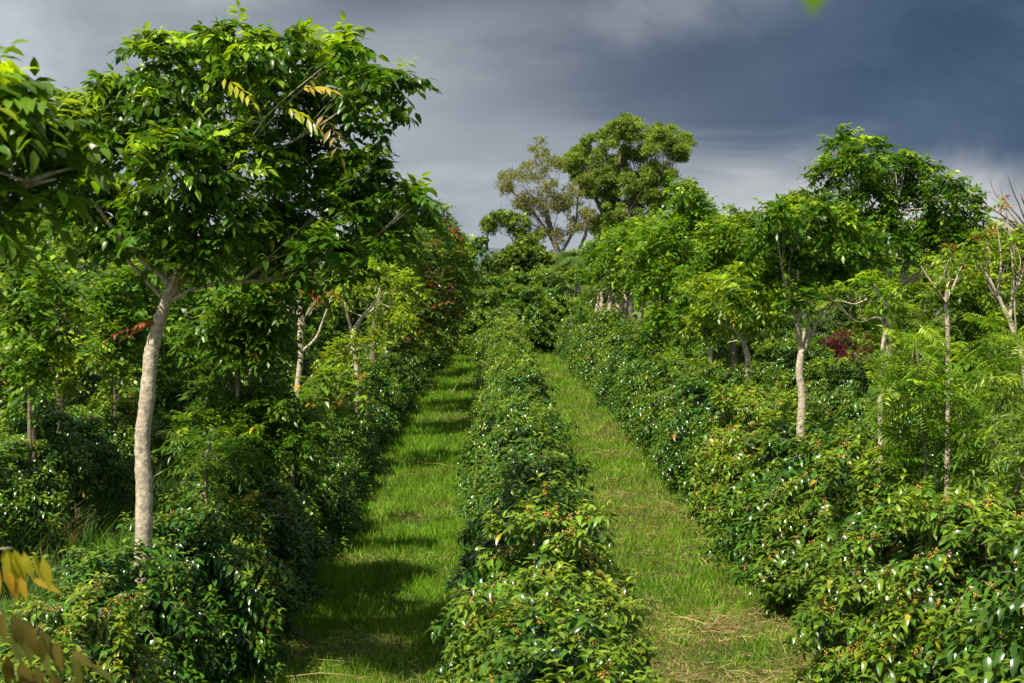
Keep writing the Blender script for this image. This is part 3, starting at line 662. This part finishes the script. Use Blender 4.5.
FARS = [(88, 520, (480, 560), (243, 300), (.055, .10, .03), 'broad low olive tree behind the tall bushes'), (92, 560, (540, 600), (250, 300), (.055, .11, .035), 'olive tree under the thin gum'),
        (80, 470, (448, 500), (232, 320), (.03, .075, .016), 'dark drooping tree at the far end beside the olive trees'),
        (84, 640, (600, 690), (215, 290), (.05, .11, .02), 'deep green tree below the billowing gum'), (90, 700, (660, 750), (212, 290), (.05, .11, .022), 'far tree behind the dome-topped tree'),
        (85, 760, (720, 810), (215, 300), (.06, .12, .02), 'far tree behind the round tree'), (80, 850, (800, 900), (205, 300), (.05, .11, .02), 'far tree behind the flat-crowned tree'),
        (82, 940, (890, 990), (215, 300), (.05, .10, .025), 'far dark tree beyond the tufted trees'), (84, 1010, (965, 1070), (222, 300), (.04, .085, .025), 'farthest tree at the edge under the bare branches'),
        (76, 797, (778, 815), (188, 225), (.06, .11, .045), 'small grey-green treetop peeping over beside the flat crown'),
        (78, 380, (330, 430), (218, 310), (.035, .085, .016), 'far tree behind the row of dark trees'), (84, 280, (225, 335), (212, 310), (.04, .09, .018), 'far tree seen through the large crown'),
        (86, 170, (110, 225), (205, 310), (.05, .10, .02), 'far tree behind the tall pale trunk'), (80, 60, (0, 115), (200, 310), (.045, .10, .02), 'far tree above the weedy row'), (70, -40, (-100, 30), (200, 320), (.045, .10, .02), 'far tree at the edge above the weedy row')]
for i, (d, px, (x0, x1), (y0, y1), bc, w) in enumerate(FARS):
    R = (x1 - x0) * .22
    make_tree('far_tree', w, d, [(px, 400), (px, 320), (px, (y0 + y1) / 2 + 10)], .16, (px, (y0 + y1) / 2 + 12), rb(150 + i, x0, x1, y0, y1, 16, R), base=bc, L=.40, K=0, dens=230, young=.1, seed=150 + i, tpl=tpl_low(.50), mat=M_FAR,
              bark=M_BARKF, depth=2, tw=0, limb=.4, group='trees beyond the end of the paths')

# palm
rs = np.random.RandomState(31); d = 80; bpt = P(577, 0, d); bpt[2] = 0
root = empty('palm_tree', bpt, 'small palm with drooping dark fronds below the thin gum tree', 'palm')
top = P(577, 258, d)
V, T, C = tube([bpt + [0, 0, -.1], (bpt + top) / 2 + [.05, 0, 0], top], [.20, .15, .13], 10); mkobj('trunk', mkmesh('trunk', V - bpt, T, None, M_BARKF), root)
for k in range(15):
    a = k * 2.4 + rs.uniform(-.2, .2); el = rs.uniform(.1, 1.0); L = 2.1
    s = np.linspace(0, 1, 26); dr = np.array([math.cos(a) * math.cos(el), math.sin(a) * math.cos(el), math.sin(el)])
    pth = top + dr * (s * L)[:, None]; pth[:, 2] -= .75 * s ** 2 * L
    tan = nrm(np.gradient(pth, axis=0)); side = nrm(np.cross(tan, [0, 0, 1.0])); parts = []
    for sg in (-1, 1):
        q = tan * .5 + side * sg * .8; q[:, 2] -= .5
        ln = .55 * np.sin(np.pi * (s * .85 + .12)) + .1
        parts.append(scatter(*tpl_low(.16), pth, q, np.tile([0, 0, 1.0], (26, 1)), ln, leafcols(26, (.035, .085, .018), rs, 0)))
    V, T, C = join(parts); mkobj('frond', mkmesh('frond', V - bpt, T, C, M_FAR), root)

# red shrubs
for i, (px, py, rx, d, w) in enumerate([(838, 338, 13, 40, 'small dark red shrub, smaller of the two beyond the rows'), (868, 348, 17, 38, 'larger dark red shrub beyond the rows')]):
    make_tree('red_shrub', w, d, [(px, 500), (px, 360)], .03, (px, 358), fine(200 + i, [(px, py, rx), (px - 5, py + 10, rx), (px + 6, py + 14, rx)], 4, 8), base=(.055, .010, .022), ll=.09, L=.22, K=4, dens=260, young=0, seed=200 + i,
              depth=.6, tpl=tpl_low(.4), group='dark red shrubs', cat='shrub', tw=1, bark=M_BARK2)

# young pale-green plants right edge
for i, (px, py, d, w) in enumerate([(1000, 395, 14.5, 'upright pale yellow-green plant by the feathery young tree'), (1030, 430, 13.0, 'pale yellow-green plant cut by the picture edge')]):
    make_tree('willowy_plant', w, d, [(px, 700), (px, 480), (px + 2, py + 30)], .018, (px, py + 40), fine(210 + i, [(px, py, 34), (px - 10, py + 40, 34), (px - 15, py + 75, 34)], 9, 14), base=(.065, .135, .03), ll=.11, L=.30, K=3, dens=300, young=.12, seed=210 + i,
              depth=.4, tpl=tpl_mid(.22), group='pale plants at the edge', cat='plant', tw=2, bark=M_BARK2, spread=.5)
# leafy low tree left of trunk gap (weedy row) and reddish tips by path
make_tree('young_tree', 'low young tree with long hanging compound leaves beside the pale trunk', 14.6, [(205, 700), (205, 480), (207, 450)], .02, (207, 440),
          [(190, 445, 20), (215, 440, 20), (235, 455, 18), (200, 465, 18), (225, 470, 18)], base=(.05, .12, .02), ll=.11, L=.42, K=8, dens=300, young=.1, seed=220, lw=.6, depth=.4, bark=M_BARK2, tpl=tpl_mid(.36))
make_tree('young_tree', 'bushy young tree flecked with yellow leaves above the shady path edge', 19.0, [(292, 700), (292, 430), (300, 400)], .025, (330, 395),
          [(315, 385, 18), (340, 380, 18), (355, 395, 16), (330, 405, 18), (305, 405, 16), (350, 415, 14)], base=(.055, .13, .02), ll=.10, L=.32, K=5, dens=330, young=.1, extra=(.35, .26, .03), pe=.06, seed=221, depth=.4, bark=M_BARK2)

# ------------------------------------------------------------------ ground, grass


def vnoise(x, y, s, seed=0):
    r = np.random.RandomState(seed); v = 0
    for k in range(7):
        a = r.uniform(0, 6.28); f = s * r.uniform(.6, 1.9); v = v + np.sin(x * f * math.cos(a) + y * f * math.sin(a) + r.uniform(0, 6.28) + 1.3 * np.sin(x * f * .7 * math.sin(a) - y * f * .6 + r.uniform(0, 6)))
    return v / 4.2


def hgt(x, y):
    return .035 * vnoise(x, y, 1.1, 3) + .02 * vnoise(x, y, 3.5, 4)


# ground sheet: fine near, coarse to the horizon
gx = np.concatenate([-np.geomspace(900, 22, 14), np.arange(-20, 20.1, .4), np.geomspace(22, 900, 14)])
gy = np.concatenate([-np.geomspace(600, 6, 8), np.arange(-4, 80, .4), np.geomspace(84, 1500, 16)])
GX, GY = np.meshgrid(gx, gy); near = (np.abs(GX) < 20.5) & (GY < 80) & (GY > -4.5)
GZ = np.where(near, hgt(GX, GY), 0) - .01
nx = len(gx); ny = len(gy); idx = np.arange(nx * ny).reshape(ny, nx)
Q = np.stack([idx[:-1, :-1], idx[:-1, 1:], idx[1:, 1:], idx[1:, :-1]], -1).reshape(-1, 4)
m, t = nt('ground_soil'); N = t.nodes; L = t.links
out = N.new('ShaderNodeOutputMaterial'); pr = N.new('ShaderNodeBsdfPrincipled'); pr.inputs['Roughness'].default_value = .95; pr.inputs['Specular IOR Level'].default_value = .1
tc = N.new('ShaderNodeTexCoord'); n1 = N.new('ShaderNodeTexNoise'); n1.inputs['Scale'].default_value = .9; n1.inputs['Detail'].default_value = 8
n2 = N.new('ShaderNodeTexNoise'); n2.inputs['Scale'].default_value = 22; n2.inputs['Detail'].default_value = 6
L.new(tc.outputs['Object'], n1.inputs['Vector']); L.new(tc.outputs['Object'], n2.inputs['Vector'])
c1 = N.new('ShaderNodeValToRGB'); c1.color_ramp.elements[0].color = (.030, .065, .012, 1); c1.color_ramp.elements[1].color = (.11, .085, .035, 1); c1.color_ramp.elements[0].position = .42; c1.color_ramp.elements[1].position = .66
c2 = N.new('ShaderNodeValToRGB'); c2.color_ramp.elements[0].color = (.5, .5, .5, 1); c2.color_ramp.elements[1].color = (1.4, 1.35, 1.2, 1)
mx = N.new('ShaderNodeMix'); mx.data_type = 'RGBA'; mx.blend_type = 'MULTIPLY'; mx.inputs[0].default_value = 1
L.new(n1.outputs['Fac'], c1.inputs[0]); L.new(n2.outputs['Fac'], c2.inputs[0]); L.new(c1.outputs[0], mx.inputs[6]); L.new(c2.outputs[0], mx.inputs[7]); L.new(mx.outputs[2], pr.inputs['Base Color'])
bp = N.new('ShaderNodeBump'); bp.inputs['Distance'].default_value = .03; L.new(n2.outputs['Fac'], bp.inputs['Height']); L.new(bp.outputs[0], pr.inputs['Normal']); L.new(pr.outputs[0], out.inputs['Surface'])
g = mkobj('ground', mkmesh('ground', np.stack([GX, GY, GZ], -1).reshape(-1, 3), Q, None, m)); g['kind'] = 'structure'

BL = np.array([[-.5, 0, 0], [.5, 0, 0], [-.38, .5, .02], [.38, .5, .02], [0, 1, -.12]]); BT = np.array([[0, 1, 3], [0, 3, 2], [2, 3, 4]])


def blades(regions, rs):
    parts = []
    for (x0, x1, y0, y1, dens, h, w, dry) in regions:
        n = int((x1 - x0) * (y1 - y0) * dens)
        x = rs.uniform(x0, x1, n); y = rs.uniform(y0, y1, n)
        cl = vnoise(x, y, 2.6, 11) + .6 * vnoise(x, y, 7, 12)
        keep = rs.rand(n) < np.clip(.75 + .35 * cl, .25, 1); x, y, cl = x[keep], y[keep], cl[keep]; n = len(x)
        hh = h * np.exp(rs.normal(0, .42, n)) * np.clip(1 + .4 * cl, .45, 1.8)
        d = np.stack([rs.normal(0, .45, n), rs.normal(0, .45, n), np.ones(n)], 1)
        up = np.stack([rs.normal(0, 1, n), rs.normal(0, 1, n), rs.normal(0, .2, n)], 1)
        col = np.array([.135, .28, .012])[None] * np.exp(rs.normal(0, .32, (n, 1))) * (1 + rs.normal(0, .08, (n, 3)))
        dn = vnoise(x, y, .8, 21) + .7 * vnoise(x, y, 2.2, 22)
        pd = np.clip(dry + .28 * dn, 0.02, .95)
        m = rs.rand(n) < pd
        col[m] = np.array([.36, .29, .10]) * np.exp(rs.normal(0, .28, (m.sum(), 1))); hh[m] *= .7; d[m, 2] *= .35
        pos = np.stack([x, y, hgt(x, y) - .012], 1)
        parts.append(scatter(BL, BT, pos, d, up, hh, np.clip(col, .005, .8), w * rs.uniform(.7, 1.4, n)))
    return join(parts)


rs = np.random.RandomState(41)
V, T, C = blades([(-2.55, -.15, 9.5, 16, 3200, .09, .0065, .10), (-2.55, -.15, 16, 26, 2000, .095, .009, .12), (-2.5, -.1, 26, 42, 1000, .10, .012, .12), (-2.5, -.1, 42, 70, 550, .11, .02, .10),
                  (1.0, 3.6, 9, 16, 2500, .070, .0065, .52), (1.0, 3.6, 16, 26, 1800, .09, .009, .46), (1.0, 3.6, 26, 42, 1000, .09, .012, .30), (1.0, 3.6, 42, 70, 550, .10, .02, .28),
                  (-6.2, -3.4, 12, 24, 900, .13, .009, .12), (-6.2, -3.4, 24, 40, 300, .18, .014, .1)], rs)
o = mkobj('grass', mkmesh('grass', V, T, C, M_GRASS)); o['kind'] = 'stuff'; print('grass', len(T))
# clippings lying on the paths
rs = np.random.RandomState(42); parts = []
for (x0, x1, y0, y1, n, ln) in [(1.0, 3.5, 9, 14, 12000, .16), (1.0, 3.5, 14, 17, 3500, .16), (1.0, 3.5, 16, 30, 3500, .20), (-2.4, -.2, 9.5, 13, 4200, .15), (-2.4, -.2, 13, 16, 1500, .16), (-2.4, -.2, 16, 30, 1300, .2), (-2.4, 3.4, 30, 60, 1500, .25)]:
    x = rs.uniform(x0, x1, n); y = rs.uniform(y0, y1, n); k = rs.rand(n) < np.clip(.35 + .8 * (vnoise(x, y, 1.4, 51)), .06, 1); x, y = x[k], y[k]; n = len(x)
    a = rs.uniform(0, 6.28, n); dd = np.stack([np.cos(a), np.sin(a), rs.normal(.08, .12, n)], 1)
    pos = np.stack([x, y, hgt(x, y) + rs.uniform(.01, .06, n)], 1)
    col = np.array([.42, .32, .14]) * np.exp(rs.normal(0, .35, (n, 1)))
    parts.append(scatter(BL, BT, pos, dd, np.tile([0, 0, 1.0], (n, 1)) + rs.normal(0, .3, (n, 3)), ln * np.exp(rs.normal(0, .5, n)), np.clip(col, .01, .7), np.full(n, .0055) * (1 + y / 30)))
n = 900; x = np.where(rs.rand(n) < .75, rs.choice([-2.25, -.35, 1.15, 3.35], n) + rs.normal(0, .14, n), rs.uniform(-2.4, 3.4, n)); y = rs.uniform(9.5, 34, n)
parts.append(scatter(*tpl_mid(.45), np.stack([x, y, hgt(x, y) + rs.uniform(.02, .06, n)], 1), np.stack([rs.normal(0, 1, n), rs.normal(0, 1, n), rs.normal(0, .2, n)], 1), np.tile([0, 0, 1.0], (n, 1)) + rs.normal(0, .3, (n, 3)),
                     rs.uniform(.06, .11, n), np.array([.20, .11, .04]) * np.exp(rs.normal(0, .4, (n, 1)))))
V, T, C = join(parts); o = mkobj('straw_litter', mkmesh('straw_litter', V, T, C, M_GRASS)); o['kind'] = 'stuff'
o['label'] = 'dry straw clippings strewn over the grass paths'
# long grass and weeds between and over the weedy row
rs = np.random.RandomState(43); parts = []
for k in range(190):
    cx = rs.uniform(-7.2, -4.7); cy = rs.uniform(13, 34); n = int(rs.uniform(25, 60)); dry = rs.rand() < .10
    big = rs.uniform(.3, .7) if cx > -5.9 else rs.uniform(.5, 1.15)
    a = rs.uniform(0, 6.28, n); lean = np.abs(rs.normal(0, .35, n))
    dd = np.stack([np.cos(a) * lean, np.sin(a) * lean, np.ones(n)], 1); pos = np.stack([cx + rs.normal(0, .12, n), cy + rs.normal(0, .12, n), np.zeros(n) - .01], 1)
    col = (np.array([.30, .21, .10]) if dry else np.array([.055, .135, .016])) * np.exp(rs.normal(0, .25, (n, 1)))
    t_ = BL.copy(); t_[4, 2] = -.45; t_[2:4, 2] = -.06
    parts.append(scatter(t_, BT, pos, dd, np.stack([np.cos(a), np.sin(a), np.zeros(n)], 1) * -1 + rs.normal(0, .2, (n, 3)), big * rs.uniform(.6, 1.1, n), np.clip(col, .01, .8), np.full(n, .014)))
for k in range(330):      # broad-leaved weeds and coarse tufts along the row feet and in the lanes
    side = rs.rand() < .7
    cx = rs.choice([-2.15, -.42, 1.22, 3.25]) + rs.normal(0, .12) if side else (rs.uniform(-2.1, -.5) if rs.rand() < .5 else rs.uniform(1.3, 3.1))
    cy = 9.5 + 34 * rs.rand() ** 1.3; n = int(rs.uniform(12, 30)); a = rs.uniform(0, 6.28, n); lean = rs.uniform(.2, 1.1, n)
    dd = np.stack([np.cos(a) * lean, np.sin(a) * lean, np.ones(n)], 1); pos = np.stack([cx + rs.normal(0, .05, n), cy + rs.normal(0, .05, n), hgt(np.full(n, cx), np.full(n, cy)) - .01], 1)
    broad = rs.rand() < .4
    col = (np.array([.11, .21, .025]) if broad else np.array([.20, .34, .02])) * np.exp(rs.normal(0, .22, (n, 1)))
    parts.append(scatter(BL, BT, pos, dd, np.tile([0, 0, 1.0], (n, 1)) + rs.normal(0, .3, (n, 3)), (rs.uniform(.08, .15) if broad else rs.uniform(.14, .28)) * rs.uniform(.6, 1.1, n), np.clip(col, .01, .8), np.full(n, .028 if broad else .009)))
V, T, C = join(parts); o = mkobj('long_grass', mkmesh('long_grass', V, T, C, M_GRASS)); o['kind'] = 'stuff'

# hills far behind
hx = np.linspace(-900, 900, 120); hy = np.linspace(1000, 1500, 8)
HX, HY = np.meshgrid(hx, hy); HZ = (18 + 12 * vnoise(HX, HX * 0, .006, 61) + 5 * vnoise(HX, HY, .03, 62)) * np.clip((HY - 1000) / 250, 0, 1) - .5 + .0 * HX
HZ[0] = -1.0
idx = np.arange(HX.size).reshape(HX.shape); Q = np.stack([idx[:-1, :-1], idx[:-1, 1:], idx[1:, 1:], idx[1:, :-1]], -1).reshape(-1, 4)
m, t = nt('hill_cover'); N = t.nodes; L = t.links; out = N.new('ShaderNodeOutputMaterial'); pr = N.new('ShaderNodeBsdfPrincipled'); pr.inputs['Base Color'].default_value = (.06, .09, .10, 1); pr.inputs['Roughness'].default_value = 1
n1 = N.new('ShaderNodeTexNoise'); n1.inputs['Scale'].default_value = .02; cr = N.new('ShaderNodeValToRGB'); cr.color_ramp.elements[0].color = (.05, .075, .09, 1); cr.color_ramp.elements[1].color = (.08, .11, .10, 1)
tc = N.new('ShaderNodeTexCoord'); L.new(tc.outputs['Object'], n1.inputs['Vector']); L.new(n1.outputs['Fac'], cr.inputs[0]); L.new(cr.outputs[0], pr.inputs['Base Color']); L.new(pr.outputs[0], out.inputs['Surface'])
o = mkobj('hills', mkmesh('hills', np.stack([HX, HY, HZ], -1).reshape(-1, 3), Q, None, m)); o['kind'] = 'structure'

# ------------------------------------------------------------------ light
SUN_EL = math.radians(56); SUN_DIR = np.array([-.57, -.77]); SUN_DIR /= np.linalg.norm(SUN_DIR)
to_sun = np.array([SUN_DIR[0] * math.cos(SUN_EL), SUN_DIR[1] * math.cos(SUN_EL), math.sin(SUN_EL)])
from mathutils import Vector
ld = bpy.data.lights.new('sun', 'SUN'); ld.energy = 5.0; ld.angle = math.radians(.5); ld.color = (1, .93, .80)
lo = bpy.data.objects.new('sun', ld); COL.objects.link(lo); lo.rotation_euler = Vector(to_sun).to_track_quat('Z', 'Y').to_euler(); lo.location = (-20, -10, 30)

w = bpy.data.worlds.new('World'); SC.world = w; w.use_nodes = True; t = w.node_tree; N = t.nodes; L = t.links; N.clear()
wo = N.new('ShaderNodeOutputWorld'); bg = N.new('ShaderNodeBackground'); bg.inputs['Strength'].default_value = .1; L.new(bg.outputs[0], wo.inputs['Surface'])
sky = N.new('ShaderNodeTexSky'); sky.sky_type = 'NISHITA'; sky.sun_disc = False; sky.sun_elevation = SUN_EL; sky.sun_rotation = math.atan2(SUN_DIR[0], SUN_DIR[1])
tc = N.new('ShaderNodeTexCoord'); sp = N.new('ShaderNodeSeparateXYZ'); L.new(tc.outputs['Generated'], sp.inputs[0])


def mth(op, a, b=None, c=None, clamp=False):
    n = N.new('ShaderNodeMath'); n.operation = op; n.use_clamp = clamp
    for i, v in enumerate((a, b, c)):
        if v is None: continue
        if isinstance(v, (int, float)): n.inputs[i].default_value = v
        else: L.new(v, n.inputs[i])
    return n.outputs[0]


def sstep(v, a, b):
    n = N.new('ShaderNodeMapRange'); n.interpolation_type = 'SMOOTHSTEP'; L.new(v, n.inputs[0])
    n.inputs[1].default_value = a; n.inputs[2].default_value = b
    return n.outputs[0]


def noise(sx, sy, sz, det, rough, off=0.0, dist=0.0):
    mp = N.new('ShaderNodeMapping'); mp.inputs['Scale'].default_value = (sx, sy, sz); mp.inputs['Location'].default_value = (off, off * .7, off * .3)
    L.new(tc.outputs['Generated'], mp.inputs['Vector'])
    n = N.new('ShaderNodeTexNoise'); n.inputs['Scale'].default_value = 1; n.inputs['Detail'].default_value = det; n.inputs['Roughness'].default_value = rough; n.inputs['Distortion'].default_value = dist
    L.new(mp.outputs[0], n.inputs['Vector']); return n.outputs['Fac']


def mixc(f, a, b):
    n = N.new('ShaderNodeMix'); n.data_type = 'RGBA'
    if isinstance(f, (int, float)): n.inputs[0].default_value = f
    else: L.new(f, n.inputs[0])
    for i, v in ((6, a), (7, b)):
        if isinstance(v, tuple): n.inputs[i].default_value = (*[q * 10 for q in v], 1)
        else: L.new(v, n.inputs[i])
    return n.outputs[2]


X, Y, Z = sp.outputs
nA = noise(3.4, 3.4, 9, 7, .58, 3.1, .6); nB = noise(7, 7, 13, 8, .58, 8.2, .25); nC = noise(2.2, 2.2, 9, 3, .5, 1.7)
tl = mth('SUBTRACT', Z, mth('MULTIPLY', X, .22))
zz = mth('ADD', mth('ADD', mth('ADD', Z, mth('MULTIPLY', X, .16)), mth('MULTIPLY', mth('SUBTRACT', nA, .5), .22)), mth('MULTIPLY', mth('SUBTRACT', nB, .5), .035))
D = sstep(zz, .045, .125)
D = mth('MULTIPLY', D, sstep(mth('ADD', X, mth('MULTIPLY', mth('SUBTRACT', nC, .5), .3)), -.14, .17))
D2 = mth('MULTIPLY', sstep(mth('ADD', tl, mth('MULTIPLY', mth('SUBTRACT', nA, .5), .12)), .155, .195), sstep(X, -.24, -.02))
streak = mth('MULTIPLY', mth('MULTIPLY', sstep(tl, .105, .145), mth('SUBTRACT', 1, sstep(tl, .150, .185))), mth('MULTIPLY', sstep(nB, .35, .65), mth('SUBTRACT', 1, sstep(X, .10, .25))))
light = mixc(sstep(nA, .35, .68), (.195, .222, .25), (.34, .37, .395))
low = mixc(mth('MULTIPLY', sstep(X, .06, .28), mth('SUBTRACT', 1, sstep(mth('ADD', Z, mth('MULTIPLY', mth('SUBTRACT', nA, .5), .08)), .045, .085))), light, (.46, .46, .46))
navy = mixc(sstep(nB, .3, .7), (.029, .052, .092), (.052, .082, .130))
navy = mixc(sstep(X, .32, -.02), navy, (.070, .088, .125))
storm = mixc(D, low, navy)
storm = mixc(mth('MULTIPLY', D2, .8), storm, (.045, .056, .085))
storm = mixc(mth('MULTIPLY', streak, .6), storm, (.25, .265, .285))
# behind and above: broken bright cloud and clear sky
clouds = mixc(sstep(noise(3, 3, 5, 6, .6, 5.0), .42, .62), sky.outputs[0], (.30, .30, .31))
fac = sstep(mth('ADD', Y, mth('MULTIPLY', mth('SUBTRACT', nC, .5), .3)), -.05, .45)
fac = mth('MULTIPLY', fac, mth('SUBTRACT', 1, mth('MULTIPLY', sstep(Z, .45, .9), .5)))
L.new(mixc(fac, clouds, storm), bg.inputs['Color'])

# ------------------------------------------------------------------ camera
cd = bpy.data.cameras.new('camera'); cd.sensor_width = 36; cd.lens = F / 1024 * 36; cd.clip_end = 4000; cd.clip_start = .05
cam = bpy.data.objects.new('camera', cd); COL.objects.link(cam); cam.location = (0, 0, CZ)
yaw = math.atan((512 - VX) / F); pitch = math.atan((341.5 - VY) / F)
cam.rotation_euler = (math.pi / 2 - pitch, 0, -yaw)
cd.dof.use_dof = True; cd.dof.focus_distance = 16; cd.dof.aperture_fstop = 5.6
SC.camera = cam
SC.view_settings.view_transform = 'Standard'; SC.view_settings.look = 'None'; SC.view_settings.gamma = 1; SC.view_settings.exposure = 0.75
SC.render.engine = 'CYCLES'
cy = SC.cycles; cy.max_bounces = 6; cy.diffuse_bounces = 3; cy.glossy_bounces = 2; cy.transmission_bounces = 3; cy.transparent_max_bounces = 4; cy.use_denoising = True
cy.sample_clamp_indirect = 6
